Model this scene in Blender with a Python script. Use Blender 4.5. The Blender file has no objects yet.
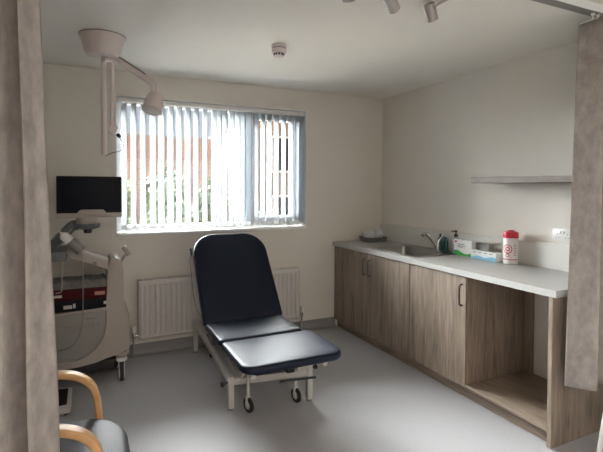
import bpy, bmesh, math, random
from mathutils import Vector, Matrix
random.seed(7)
sc = bpy.context.scene
COL = sc.collection
PI = math.pi

# ------------------------------------------------------------------ camera
cam_d = bpy.data.cameras.new('camera'); cam = bpy.data.objects.new('camera', cam_d); COL.objects.link(cam)
F_PX = 448.4
cam_d.sensor_fit = 'HORIZONTAL'; cam_d.sensor_width = 36.0; cam_d.lens = 36.0 * F_PX / 603
cam_d.shift_x = (301.5 - 300.5) / 603; cam_d.shift_y = -(226 - 197.7) / 603
cam_d.clip_start = 0.02; cam_d.clip_end = 400
yaw, pitch, roll = map(math.radians, (25.49, 1.28, 0.24))
fw = Vector((math.sin(yaw)*math.cos(pitch), math.cos(yaw)*math.cos(pitch), -math.sin(pitch)))
rt = Vector((math.cos(yaw), -math.sin(yaw), 0)); up = rt.cross(fw)
r2 = rt*math.cos(roll) + up*math.sin(roll); u2 = -rt*math.sin(roll) + up*math.cos(roll)
m = Matrix((r2, u2, -fw)).transposed().to_4x4(); m.translation = (0, 0, 1.467)
cam.matrix_world = m
sc.camera = cam

# ------------------------------------------------------------------ exposure and sky
sc.view_settings.view_transform = 'Standard'; sc.view_settings.look = 'None'
sc.view_settings.gamma = 1.0; sc.view_settings.use_curve_mapping = False
sc.view_settings.exposure = 1.0
sc.cycles.max_bounces = 14; sc.cycles.diffuse_bounces = 8; sc.cycles.transmission_bounces = 10
sc.cycles.transparent_max_bounces = 16; sc.cycles.sample_clamp_indirect = 30.0
sc.cycles.use_denoising = True; sc.cycles.caustics_reflective = False; sc.cycles.caustics_refractive = False
SKY_HORIZON, SKY_HIGH, SKY_BEHIND = 0.36, 70.0, 0.20
w = bpy.data.worlds.new('sky'); sc.world = w; w.use_nodes = True
nt = w.node_tree; nt.nodes.clear(); N = nt.nodes.new; L = nt.links.new
out = N('ShaderNodeOutputWorld'); bg = N('ShaderNodeBackground'); L(bg.outputs[0], out.inputs[0])
tc = N('ShaderNodeTexCoord'); sp = N('ShaderNodeSeparateXYZ'); L(tc.outputs['Generated'], sp.inputs[0])
# overcast sky: pale at the horizon, bright veiled sun high in front of the window, dim behind the building
def mrange(src, a, b, c, d):
    n = N('ShaderNodeMapRange'); n.interpolation_type = 'SMOOTHSTEP'
    for i_, v_ in enumerate((a, b, c, d)): n.inputs[i_+1].default_value = v_
    L(src, n.inputs[0]); return n.outputs[0]
def mth(op, a, b):
    n = N('ShaderNodeMath'); n.operation = op
    for i_, v_ in enumerate((a, b)):
        if isinstance(v_, (int, float)): n.inputs[i_].default_value = v_
        else: L(v_, n.inputs[i_])
    return n.outputs[0]
rise = mrange(sp.outputs[2], 0.215, 0.36, 0.0, 1.0)
toward = mth('ADD', mth('MULTIPLY', sp.outputs[0], -0.5), mth('MULTIPLY', sp.outputs[1], 0.866))
front = mrange(toward, 0.05, 0.85, 0.0, 1.0)
low = mth('MULTIPLY', mrange(sp.outputs[0], -0.35, -0.08, 1.0, 0.0), mrange(sp.outputs[2], -0.02, 0.06, 0.0, 1.0))
glow = mth('MAXIMUM', mth('MULTIPLY', rise, mrange(sp.outputs[1], 0.05, 0.7, 0.0, 1.0)), mth('MULTIPLY', mth('MULTIPLY', low, 0.8), front))
base = mrange(sp.outputs[1], -0.15, 0.2, SKY_BEHIND, SKY_HORIZON)
L(mth('ADD', mth('MULTIPLY', glow, SKY_HIGH), base), bg.inputs[1])
cm = N('ShaderNodeMix'); cm.data_type = 'RGBA'; cm.inputs[6].default_value = (0.86, 0.90, 1.0, 1); cm.inputs[7].default_value = (1.0, 0.985, 0.965, 1)
cm.clamp_factor = True; L(glow, cm.inputs[0]); L(cm.outputs[2], bg.inputs[0])

# sky portal in the window opening
pd = bpy.data.lights.new('window_daylight', 'AREA'); pd.shape = 'RECTANGLE'; pd.size = 1.8; pd.size_y = 1.18
pd.cycles.is_portal = True
po = bpy.data.objects.new('window_daylight', pd); COL.objects.link(po); po.location = (1.12, 4.43, 1.65)
po.rotation_euler = (math.radians(-90), 0, 0)
pd2 = bpy.data.lights.new('added_window_portal', 'AREA'); pd2.shape = 'RECTANGLE'; pd2.size = 1.2; pd2.size_y = 1.3; pd2.cycles.is_portal = True  # sky portal for the added, unseen side window
p2 = bpy.data.objects.new('added_window_portal', pd2); COL.objects.link(p2); p2.location = (-1.31, -0.05, 1.6); p2.rotation_euler = (0, math.radians(-90), 0)
# added fill light under the ceiling, out of view, brightening the curtain fronts
ld = bpy.data.lights.new('added_fill_light', 'AREA'); ld.shape = 'SQUARE'; ld.size = 1.2; ld.energy = 32.0; ld.color = (1.0, 0.88, 0.8)
lo = bpy.data.objects.new('added_fill_light', ld); COL.objects.link(lo); lo.location = (0.1, -1.2, 2.44)

# ------------------------------------------------------------------ materials
MATS = {}
def mat(name, col, rough=0.5, metal=0.0, noise=0.0, nscale=20.0, bump=0.0, bscale=200.0, trans=0.0, coat=0.0, spec=0.5, stretch=(1,1,1)):
    if name in MATS: return MATS[name]
    m = bpy.data.materials.new(name); m.use_nodes = True; nt = m.node_tree
    b = nt.nodes['Principled BSDF']; b.inputs['Base Color'].default_value = (*col, 1)
    b.inputs['Roughness'].default_value = rough; b.inputs['Metallic'].default_value = metal
    b.inputs['Specular IOR Level'].default_value = spec; b.inputs['Coat Weight'].default_value = coat
    b.inputs['Transmission Weight'].default_value = trans
    tc = nt.nodes.new('ShaderNodeTexCoord'); mp = nt.nodes.new('ShaderNodeMapping'); mp.inputs['Scale'].default_value = stretch
    nt.links.new(tc.outputs['Object'], mp.inputs[0])
    n = nt.nodes.new('ShaderNodeTexNoise'); n.inputs['Scale'].default_value = nscale; n.inputs['Detail'].default_value = 5
    nt.links.new(mp.outputs[0], n.inputs['Vector'])
    r = nt.nodes.new('ShaderNodeMapRange'); r.inputs[1].default_value = .3; r.inputs[2].default_value = .7
    r.inputs[3].default_value = 1 - max(noise, .015); r.inputs[4].default_value = 1 + max(noise, .015)
    nt.links.new(n.outputs[0], r.inputs[0])
    v = nt.nodes.new('ShaderNodeVectorMath'); v.operation = 'SCALE'; v.inputs[0].default_value = col
    nt.links.new(r.outputs[0], v.inputs['Scale']); nt.links.new(v.outputs[0], b.inputs['Base Color'])
    if bump:
        n2 = nt.nodes.new('ShaderNodeTexNoise'); n2.inputs['Scale'].default_value = bscale; n2.inputs['Detail'].default_value = 3
        nt.links.new(mp.outputs[0], n2.inputs['Vector'])
        bp = nt.nodes.new('ShaderNodeBump'); bp.inputs['Strength'].default_value = bump; bp.inputs['Distance'].default_value = .002
        nt.links.new(n2.outputs[0], bp.inputs['Height']); nt.links.new(bp.outputs[0], b.inputs['Normal'])
    MATS[name] = m; return m

def oak(name, dark=1.0):
    m = bpy.data.materials.new(name); m.use_nodes = True; nt = m.node_tree; b = nt.nodes['Principled BSDF']
    A = nt.nodes.new; K = nt.links.new
    tc = A('ShaderNodeTexCoord'); oi = A('ShaderNodeObjectInfo')
    off = A('ShaderNodeVectorMath'); off.operation = 'SCALE'; off.inputs[0].default_value = (3.7, 5.1, 9.3); K(oi.outputs['Random'], off.inputs['Scale'])
    ad = A('ShaderNodeVectorMath'); K(tc.outputs['Object'], ad.inputs[0]); K(off.outputs[0], ad.inputs[1])
    mp = A('ShaderNodeMapping'); mp.inputs['Scale'].default_value = (1, 1, .09); K(ad.outputs[0], mp.inputs[0])
    n1 = A('ShaderNodeTexNoise'); n1.inputs['Scale'].default_value = 16; n1.inputs['Detail'].default_value = 6; n1.inputs['Distortion'].default_value = .6; K(mp.outputs[0], n1.inputs['Vector'])
    n2 = A('ShaderNodeTexNoise'); n2.inputs['Scale'].default_value = 60; n2.inputs['Detail'].default_value = 4; K(mp.outputs[0], n2.inputs['Vector'])
    mp3 = A('ShaderNodeMapping'); mp3.inputs['Scale'].default_value = (1, 1, .35); K(ad.outputs[0], mp3.inputs[0])
    n3 = A('ShaderNodeTexVoronoi'); n3.inputs['Scale'].default_value = 4.5; K(mp3.outputs[0], n3.inputs['Vector'])
    cr = A('ShaderNodeValToRGB'); e = cr.color_ramp.elements
    e[0].position = .26; e[0].color = (.22, .165, .125, 1); e[1].position = .74; e[1].color = (.45, .36, .285, 1)
    e2 = cr.color_ramp.elements.new(.48); e2.color = (.37, .29, .225, 1)
    K(n1.outputs[0], cr.inputs[0])
    r = A('ShaderNodeMapRange'); r.inputs[1].default_value = .35; r.inputs[2].default_value = .65; r.inputs[3].default_value = .78*dark; r.inputs[4].default_value = 1.14*dark; K(n2.outputs[0], r.inputs[0])
    kn = A('ShaderNodeMapRange'); kn.inputs[1].default_value = .02; kn.inputs[2].default_value = .13; kn.inputs[3].default_value = .42; kn.inputs[4].default_value = 1; K(n3.outputs['Distance'], kn.inputs[0])
    mm = A('ShaderNodeMath'); mm.operation = 'MULTIPLY'; K(r.outputs[0], mm.inputs[0]); K(kn.outputs[0], mm.inputs[1])
    v = A('ShaderNodeVectorMath'); v.operation = 'SCALE'; K(cr.outputs[0], v.inputs[0]); K(mm.outputs[0], v.inputs['Scale']); K(v.outputs[0], b.inputs['Base Color'])
    b.inputs['Roughness'].default_value = .5
    bp = A('ShaderNodeBump'); bp.inputs['Strength'].default_value = .15; bp.inputs['Distance'].default_value = .001; K(n2.outputs[0], bp.inputs['Height']); K(bp.outputs[0], b.inputs['Normal'])
    MATS[name] = m; return m

def brick(name, c1, c2, mortar, scale=4.5, axis='xz'):
    m = bpy.data.materials.new(name); m.use_nodes = True; nt = m.node_tree; b = nt.nodes['Principled BSDF']
    A = nt.nodes.new; K = nt.links.new
    tc = A('ShaderNodeTexCoord'); s = A('ShaderNodeSeparateXYZ'); K(tc.outputs['Object'], s.inputs[0])
    ad = A('ShaderNodeMath'); K(s.outputs[0], ad.inputs[0]); K(s.outputs[1], ad.inputs[1])
    c = A('ShaderNodeCombineXYZ'); K(ad.outputs[0], c.inputs[0]); K(s.outputs[2], c.inputs[1])
    t = A('ShaderNodeTexBrick'); t.inputs['Scale'].default_value = scale; t.inputs['Color1'].default_value = (*c1, 1); t.inputs['Color2'].default_value = (*c2, 1)
    t.inputs['Mortar'].default_value = (*mortar, 1); t.inputs['Mortar Size'].default_value = .03
    K(c.outputs[0], t.inputs['Vector']); K(t.outputs['Color'], b.inputs['Base Color']); b.inputs['Roughness'].default_value = .9
    return m

def fabric(name, col, transl=.25, mottled=.22):
    m = bpy.data.materials.new(name); m.use_nodes = True; nt = m.node_tree; A = nt.nodes.new; K = nt.links.new
    b = nt.nodes['Principled BSDF']; o = nt.nodes['Material Output']
    tc = A('ShaderNodeTexCoord')
    mp = A('ShaderNodeMapping'); mp.inputs['Scale'].default_value = (1, 1, .6); K(tc.outputs['Object'], mp.inputs[0])
    n = A('ShaderNodeTexNoise'); n.inputs['Scale'].default_value = 22; n.inputs['Detail'].default_value = 8; n.inputs['Roughness'].default_value = .62; K(mp.outputs[0], n.inputs['Vector'])
    r = A('ShaderNodeMapRange'); r.inputs[1].default_value = .3; r.inputs[2].default_value = .7; r.inputs[3].default_value = 1-mottled; r.inputs[4].default_value = 1+mottled; K(n.outputs[0], r.inputs[0])
    v = A('ShaderNodeVectorMath'); v.operation = 'SCALE'; v.inputs[0].default_value = col; K(r.outputs[0], v.inputs['Scale'])
    K(v.outputs[0], b.inputs['Base Color']); b.inputs['Roughness'].default_value = .85; b.inputs['Specular IOR Level'].default_value = .15
    n2 = A('ShaderNodeTexNoise'); n2.inputs['Scale'].default_value = 260; K(tc.outputs['Object'], n2.inputs['Vector'])
    bp = A('ShaderNodeBump'); bp.inputs['Strength'].default_value = .2; bp.inputs['Distance'].default_value = .001; K(n2.outputs[0], bp.inputs['Height']); K(bp.outputs[0], b.inputs['Normal'])
    tr = A('ShaderNodeBsdfTranslucent'); K(v.outputs[0], tr.inputs[0])
    mx = A('ShaderNodeMixShader'); mx.inputs[0].default_value = transl; K(b.outputs[0], mx.inputs[1]); K(tr.outputs[0], mx.inputs[2]); K(mx.outputs[0], o.inputs[0])
    MATS[name] = m; return m

PAINT = mat('wall_paint', (.70, .665, .61), .75, noise=.015, nscale=3, bump=.08, bscale=90)
CEILP = mat('ceiling_paint', (.74, .715, .66), .8, noise=.01, nscale=2, bump=.05, bscale=60)
FLOORM = mat('vinyl_floor', (.40, .405, .425), .44, noise=.05, nscale=90, bump=.03, bscale=30, spec=.5)
COVE = mat('cove_vinyl', (.24, .235, .23), .5, noise=.04, nscale=90)
OAK = oak('oak_laminate', .66); OAKD = oak('oak_laminate_plinth', .62)
WORK = mat('worktop_laminate', (.41, .405, .39), .38, noise=.05, nscale=160)
UPST = mat('upstand_laminate', (.64, .635, .60), .4, noise=.03, nscale=160)
UPVC = mat('white_upvc', (.80, .82, .83), .35)
WHITE = mat('white_enamel', (.72, .71, .69), .35)
RADW = mat('radiator_enamel', (.60, .58, .55), .4)
LAMPW = mat('lamp_enamel', (.60, .53, .51), .38)
CHROME = mat('chrome', (.72, .72, .72), .14, 1.0)
STEEL = mat('brushed_steel', (.36, .355, .34), .3, 1.0, noise=.04, nscale=60, stretch=(1, 20, 1))
DKSTEEL = mat('handle_steel', (.13, .125, .12), .3, 1.0)
NAVY = mat('navy_vinyl', (.003, .007, .021), .43, bump=.2, bscale=420, spec=.26)
GREYV = mat('grey_vinyl', (.035, .037, .045), .52, bump=.1, bscale=300, spec=.35)
BEECH = mat('beech_wood', (.52, .30, .13), .38, noise=.14, nscale=18, stretch=(1, 6, 1))
FRAME = mat('couch_frame_enamel', (.50, .485, .46), .4)
BLACK = mat('black_plastic', (.012, .012, .013), .4)
RUBBER = mat('rubber', (.02, .02, .02), .7)
GREYP = mat('grey_plastic', (.20, .19, .185), .45)
BLUEG = mat('blue_grey_plastic', (.13, .14, .155), .45)
MACH = mat('machine_plastic', (.38, .34, .305), .5, spec=.3)
PANELM = mat('machine_panel_plastic', (.27, .255, .24), .5, spec=.3)
SCREEN = mat('screen_glass', (.002, .004, .010), .3, spec=.10)
RED = mat('red_lid', (.55, .012, .045), .4)
REDB = mat('dark_red_card', (.055, .003, .005), .6, spec=.15)
NAVYB = mat('dark_navy_card', (.006, .007, .011), .6, spec=.15)
LABEL = mat('paper_label', (.55, .5, .45), .6)
PRINT = mat('grey_print', (.18, .19, .2), .6)
GREENP = mat('green_print', (.02, .36, .05), .5)
BLUEP = mat('pale_blue_print', (.25, .55, .78), .5)
CARDW = mat('white_card', (.76, .77, .76), .5)
CARDG = mat('grey_card', (.28, .27, .26), .6)
TEAL = mat('teal_liquid_plastic', (.01, .14, .13), .2, coat=.3)
CLEARB = mat('frosted_bottle', (.7, .72, .70), .25, trans=.35)
TUBW = mat('tub_plastic', (.78, .76, .75), .35)
TRAYM = mat('tray_grey_plastic', (.16, .16, .15), .5)
PAPER = mat('crumpled_tissue', (.62, .66, .68), .8)
TOWEL = mat('folded_paper_grey', (.16, .15, .14), .85, noise=.25, nscale=40, bump=.6, bscale=50)
SPOTM = mat('spotlight_metal', (.38, .35, .33), .4, .3)
CURT = fabric('curtain_cloth', (.41, .375, .35), .22)
TRACK = mat('track_grey', (.20, .19, .18), .5)

def slat_mat():
    m = bpy.data.materials.new('blind_slat_cloth'); m.use_nodes = True; nt = m.node_tree; A = nt.nodes.new; K = nt.links.new
    b = nt.nodes['Principled BSDF']; o = nt.nodes['Material Output']
    b.inputs['Base Color'].default_value = (.56, .60, .64, 1); b.inputs['Roughness'].default_value = .7
    tc = A('ShaderNodeTexCoord'); n = A('ShaderNodeTexNoise'); n.inputs['Scale'].default_value = 150; K(tc.outputs['Object'], n.inputs['Vector'])
    bp = A('ShaderNodeBump'); bp.inputs['Strength'].default_value = .15; bp.inputs['Distance'].default_value = .001; K(n.outputs[0], bp.inputs['Height']); K(bp.outputs[0], b.inputs['Normal'])
    tr = A('ShaderNodeBsdfTranslucent'); tr.inputs[0].default_value = (.84, .86, .88, 1)
    mx = A('ShaderNodeMixShader'); mx.inputs[0].default_value = .52; K(b.outputs[0], mx.inputs[1]); K(tr.outputs[0], mx.inputs[2]); K(mx.outputs[0], o.inputs[0])
    return m
SLAT = slat_mat()
def glass_mat():
    m = bpy.data.materials.new('window_glass'); m.use_nodes = True; nt = m.node_tree; nt.nodes.clear(); A = nt.nodes.new; K = nt.links.new
    o = A('ShaderNodeOutputMaterial'); t = A('ShaderNodeBsdfTransparent'); t.inputs[0].default_value = (.93, .95, .95, 1)
    g = A('ShaderNodeBsdfGlossy'); g.inputs['Roughness'].default_value = .02
    f = A('ShaderNodeFresnel'); f.inputs[0].default_value = 1.45
    mx = A('ShaderNodeMixShader'); K(f.outputs[0], mx.inputs[0]); K(t.outputs[0], mx.inputs[1]); K(g.outputs[0], mx.inputs[2]); K(mx.outputs[0], o.inputs[0])
    return m
GLASS = glass_mat()

# ------------------------------------------------------------------ helpers
def bmnew(): return bmesh.new()
def box(bm, lo, hi, bev=0, seg=2):
    lo = Vector(lo); hi = Vector(hi); c = (lo+hi)/2; s = hi-lo
    r = bmesh.ops.create_cube(bm, size=1, matrix=Matrix.Translation(c) @ Matrix.Diagonal((*s, 1)))
    if bev:
        es = set(e for v in r['verts'] for e in v.link_edges)
        bmesh.ops.bevel(bm, geom=list(es), offset=bev, segments=seg, affect='EDGES', profile=.5)
    return bm
def cyl(bm, a, b, r1, r2=None, seg=20, cap=True):
    a = Vector(a); b = Vector(b); d = b-a; r2 = r1 if r2 is None else r2
    q = Vector((0, 0, 1)).rotation_difference(d.normalized()).to_matrix().to_4x4()
    return bmesh.ops.create_cone(bm, cap_ends=cap, segments=seg, radius1=r1, radius2=r2, depth=d.length, matrix=Matrix.Translation((a+b)/2) @ q)
def lathe(bm, prof, base=(0, 0, 0), axis=(0, 0, 1), seg=32):
    q = Vector((0, 0, 1)).rotation_difference(Vector(axis).normalized()).to_matrix(); base = Vector(base)
    rings = []
    for (r, z) in prof:
        if r < 1e-6: rings.append([bm.verts.new(base + q @ Vector((0, 0, z)))])
        else: rings.append([bm.verts.new(base + q @ Vector((r*math.cos(2*PI*i/seg), r*math.sin(2*PI*i/seg), z))) for i in range(seg)])
    for A, B in zip(rings, rings[1:]):
        for i in range(seg):
            j = (i+1) % seg
            if len(A) == 1 and len(B) == 1: continue
            if len(A) == 1: bm.faces.new((A[0], B[i], B[j]))
            elif len(B) == 1: bm.faces.new((A[i], A[j], B[0]))
            else: bm.faces.new((A[i], A[j], B[j], B[i]))
def catmull(pts, n=8):
    P = [Vector(p) for p in pts]; out = []
    for i in range(len(P)-1):
        p0 = P[max(i-1, 0)]; p1 = P[i]; p2 = P[i+1]; p3 = P[min(i+2, len(P)-1)]
        for k in range(n):
            t = k/n
            out.append(.5*((2*p1) + (p2-p0)*t + (2*p0-5*p1+4*p2-p3)*t*t + (3*p1-3*p2+p3-p0)*t**3))
    out.append(P[-1]); return out
def sweep(bm, path, sec, side=None):
    """sweep closed section sec [(a,b)] along path; a along 'side' vector, b along normal"""
    P = [Vector(p) for p in path]; rings = []; prev = None
    for i, p in enumerate(P):
        t = (P[min(i+1, len(P)-1)] - P[max(i-1, 0)]).normalized()
        if side is not None: s = Vector(side); s = (s - t*s.dot(t)).normalized()
        else:
            if prev is None:
                ref = Vector((0, 0, 1)) if abs(t.z) < .9 else Vector((1, 0, 0)); s = t.cross(ref).normalized()
            else: s = (prev - t*prev.dot(t)).normalized()
        prev = s; n = t.cross(s)
        rings.append([bm.verts.new(p + s*a + n*b) for a, b in sec])
    k = len(sec)
    for A, B in zip(rings, rings[1:]):
        for i in range(k): bm.faces.new((A[i], A[(i+1) % k], B[(i+1) % k], B[i]))
    bm.faces.new(rings[0][::-1]); bm.faces.new(rings[-1])
def tube(bm, path, r, seg=10, smooth=True, n=8):
    P = catmull(path, n) if smooth and len(path) > 2 else path
    sweep(bm, P, [(r*math.cos(2*PI*i/seg), r*math.sin(2*PI*i/seg)) for i in range(seg)])
def rsec(w, h, r=.004):
    o = []
    for cx, cy, a0 in ((w/2-r, h/2-r, 0), (-w/2+r, h/2-r, 90), (-w/2+r, -h/2+r, 180), (w/2-r, -h/2+r, 270)):
        for k in range(4):
            a = math.radians(a0+30*k); o.append((cx+r*math.cos(a), cy+r*math.sin(a)))
    return o
def beam(bm, a, b, w, h, side=(0, 1, 0)): sweep(bm, [a, b], rsec(w, h, min(w, h)*.15), side)
def prism(bm, outline, fn, d0, d1, bev=0, seg=3):
    """outline [(u,v)] extruded from d0 to d1; fn(u,v,d)->xyz"""
    A = [bm.verts.new(fn(u, v, d0)) for u, v in outline]; B = [bm.verts.new(fn(u, v, d1)) for u, v in outline]
    fa = bm.faces.new(A[::-1]); fb = bm.faces.new(B); k = len(A)
    for i in range(k): bm.faces.new((A[i], A[(i+1) % k], B[(i+1) % k], B[i]))
    if bev:
        es = list(fa.edges)+list(fb.edges)
        bmesh.ops.bevel(bm, geom=es, offset=bev, segments=seg, affect='EDGES', profile=.5)
def rrect(x0, y0, x1, y1, rs, n=7):
    """rounded rect, radii for corners (x0y0, x1y0, x1y1, x0y1)"""
    if not isinstance(rs, (tuple, list)): rs = (rs,)*4
    o = []
    for (cx, cy, sx, sy, a0), r in zip(((x0, y0, 1, 1, 180), (x1, y0, -1, 1, 270), (x1, y1, -1, -1, 0), (x0, y1, 1, -1, 90)), rs):
        for k in range(n):
            a = math.radians(a0+90*k/(n-1)); o.append((cx+sx*r+r*math.cos(a), cy+sy*r+r*math.sin(a)))
    return o
def pillow(bm, x0, y0, x1, y1, rs, fn, d0, d1, bev=.022, dome=.006, n=9, back=None):
    """padded slab: rounded-rect plan, rolled top and bottom rims, slightly domed face"""
    lv = []; b2 = bev if back is None else back
    for k in range(5): a = math.radians(90*k/4); lv.append((b2*(1-math.sin(a)), d0+b2*(1-math.cos(a))))
    for k in range(6): a = math.radians(90*k/5); lv.append((bev*(1-math.cos(a)), d1-bev+bev*math.sin(a)))
    lv += [(bev+.02, d1+dome*.35), (bev+.05, d1+dome*.75), (bev+.09, d1+dome)]
    rings = []
    for ins, d in lv:
        o = rrect(x0+ins, y0+ins, x1-ins, y1-ins, tuple(max(r-ins, .006) for r in rs), n)
        rings.append([bm.verts.new(fn(u, v, d)) for u, v in o])
    for A, B in zip(rings, rings[1:]):
        for i in range(len(A)): bm.faces.new((A[i], A[(i+1) % len(A)], B[(i+1) % len(A)], B[i]))
    bm.faces.new(rings[0][::-1]); bm.faces.new(rings[-1])
def XZ(u, v, d): return (u, d, v)
def XY(u, v, d): return (u, v, d)
def YZ(u, v, d): return (d, u, v)

def obj(name, bm, material, parent=None, smooth=True, angle=35):
    bmesh.ops.recalc_face_normals(bm, faces=bm.faces)
    me = bpy.data.meshes.new(name); bm.to_mesh(me); bm.free()
    for mm in (material if isinstance(material, (list, tuple)) else [material]): me.materials.append(mm)
    if smooth:
        for p in me.polygons: p.use_smooth = True
        try: me.set_sharp_from_angle(angle=math.radians(angle))
        except Exception: pass
    o = bpy.data.objects.new(name, me); COL.objects.link(o)
    if parent is not None:
        o.parent = parent
        M = Matrix.Identity(4) if parent.type == 'MESH' else Matrix.Translation(parent.location)   # part meshes hold world coordinates
        o.matrix_parent_inverse = M.inverted()
    return o
def tag(o, label=None, cat=None, group=None, kind=None):
    if label: o['label'] = label
    if cat: o['category'] = cat
    if group: o['group'] = group
    if kind: o['kind'] = kind
    return o
def thing(name, loc, label, cat, group=None):
    o = bpy.data.objects.new(name, None); COL.objects.link(o); o.location = loc; o.empty_display_size = .1
    return tag(o, label, cat, group)
def struct(name, bm, material, parent=None, **k):
    o = obj(name, bm, material, parent, **k)
    if parent is None: o['kind'] = 'structure'
    return o

# ------------------------------------------------------------------ room shell
XL, XR, YF, YB, H = -1.15, 2.96, -2.3, 4.11, 2.45
WX0, WX1, WZ0, WZ1 = .225, 2.022, 1.075, 2.245
bm = bmnew(); box(bm, (XL-.15, YF-.15, -.15), (XR+.15, YB+.3, 0)); struct('floor', bm, FLOORM, smooth=False)
bm = bmnew(); box(bm, (XL-.15, YF-.15, H), (XR+.15, YB+.3, H+.15)); struct('ceiling', bm, CEILP, smooth=False)
bm = bmnew()
box(bm, (XL-.15, YB, 0), (WX0, YB+.3, H)); box(bm, (WX1, YB, 0), (XR+.15, YB+.3, H))
box(bm, (WX0, YB, 0), (WX1, YB+.3, WZ0-.025)); box(bm, (WX0, YB, WZ1), (WX1, YB+.3, H)); struct('wall_back', bm, PAINT, smooth=False)
bm = bmnew(); box(bm, (XR, YF, 0), (XR+.15, YB, H)); struct('wall_right', bm, PAINT, smooth=False)
LW0, LW1, LZ0, LZ1 = -0.7, 0.6, 1.0, 2.2
bm = bmnew(); box(bm, (XL-.15, YF, 0), (XL, LW0, H)); box(bm, (XL-.15, LW1, 0), (XL, YB, H)); box(bm, (XL-.15, LW0, 0), (XL, LW1, LZ0)); box(bm, (XL-.15, LW0, LZ1), (XL, LW1, H)); struct('wall_left', bm, PAINT, smooth=False)
bm = bmnew(); box(bm, (XL-.15, YF-.15, 0), (XR+.15, YF, H)); struct('wall_front', bm, PAINT, smooth=False)
cove = [(0, 0), (.035, 0), (.02, .006), (.009, .018), (.004, .036), (.003, .1), (0, .102)]
bm = bmnew(); prism(bm, cove, lambda u, v, d: (d, YB-u, v), XL, 2.372); struct('baseboard_back', bm, COVE)
bm = bmnew(); prism(bm, cove, lambda u, v, d: (XL+u, d, v), YF, YB-.03); struct('baseboard_left', bm, COVE)
bm = bmnew(); prism(bm, cove, lambda u, v, d: (XR-u, d, v), YF, 1.6); struct('baseboard_right', bm, COVE)

# window: frame with a wide fixed pane at left and an opening light at right
win = bpy.data.objects.new('window_1', None); COL.objects.link(win); win.location = (1.12, 4.24, WZ0); win['kind'] = 'structure'
bm = bmnew(); y0, y1 = 4.205, 4.275; fwid = .05
box(bm, (WX0, y0, WZ0), (WX0+fwid, y1, WZ1), .004); box(bm, (WX1-fwid, y0, WZ0), (WX1, y1, WZ1), .004)
box(bm, (WX0+fwid, y0, WZ0), (WX1-fwid, y1, WZ0+fwid), .004); box(bm, (WX0+fwid, y0, WZ1-fwid), (WX1-fwid, y1, WZ1), .004)
box(bm, (1.385, y0, WZ0+fwid), (1.445, y1, WZ1-fwid), .004); obj('window_frame', bm, UPVC, win)
bm = bmnew()
for a, b, c, d in ((1.445, WZ0+fwid, 1.50, WZ1-fwid), (WX1-fwid-.055, WZ0+fwid, WX1-fwid, WZ1-fwid), (1.50, WZ0+fwid, WX1-fwid-.055, WZ0+fwid+.055), (1.50, WZ1-fwid-.055, WX1-fwid-.055, WZ1-fwid)):
    box(bm, (a, y0-.012, b), (c, y1-.01, d), .004)
sash = obj('window_sash', bm, UPVC, win)
bm = bmnew(); box(bm, (1.462, y0-.03, 1.56), (1.486, y0-.012, 1.66), .005); beam(bm, (1.474, y0-.045, 1.62), (1.474, y0-.045, 1.74), .018, .012, (1, 0, 0)); cyl(bm, (1.474, y0-.03, 1.63), (1.474, y0-.05, 1.63), .009)
obj('window_handle', bm, UPVC, sash)
bm = bmnew(); box(bm, (WX0+fwid, 4.235, WZ0+fwid), (1.385, 4.243, WZ1-fwid)); obj('window_pane', bm, GLASS, win, smooth=False)
bm = bmnew(); box(bm, (1.50, 4.235, WZ0+fwid+.055), (WX1-fwid-.055, 4.243, WZ1-fwid-.055)); obj('window_pane', bm, GLASS, win, smooth=False)
bm = bmnew(); box(bm, (WX0-.0, YB-.03, WZ0-.025), (WX1+.0, 4.205, WZ0), .006); struct('window_sill', bm, UPVC, win)
bm = bmnew()
box(bm, (WX0, YB-.004, WZ0), (WX0+.006, 4.205, WZ1)); box(bm, (WX1-.006, YB-.004, WZ0), (WX1, 4.205, WZ1)); box(bm, (WX0, YB-.004, WZ1-.006), (WX1, 4.205, WZ1))
obj('window_lining', bm, UPVC, win, smooth=False)

# added side window, out of view, to light the right wall and curtains
w2 = bpy.data.objects.new('added_window', None); COL.objects.link(w2); w2.location = (XL-.1, (LW0+LW1)/2, LZ0); w2['kind'] = 'structure'
bm = bmnew(); xa, xb = XL-.12, XL-.06
box(bm, (xa, LW0, LZ0), (xb, LW0+.05, LZ1)); box(bm, (xa, LW1-.05, LZ0), (xb, LW1, LZ1)); box(bm, (xa, LW0+.05, LZ0), (xb, LW1-.05, LZ0+.05)); box(bm, (xa, LW0+.05, LZ1-.05), (xb, LW1-.05, LZ1)); obj('window_frame', bm, UPVC, w2, smooth=False)
bm = bmnew(); box(bm, (XL-.095, LW0+.05, LZ0+.05), (XL-.085, LW1-.05, LZ1-.05)); obj('window_pane', bm, GLASS, w2, smooth=False)

# curtain track
bm = bmnew(); box(bm, (XL, 1.495, 2.415), (XR, 1.56, H)); struct('trim_1', bm, TRACK, smooth=False)
bm = bmnew(); box(bm, (XL, 1.488, 2.408), (XR, 1.496, H), .002); struct('trim_2', bm, UPVC, smooth=False)

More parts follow.
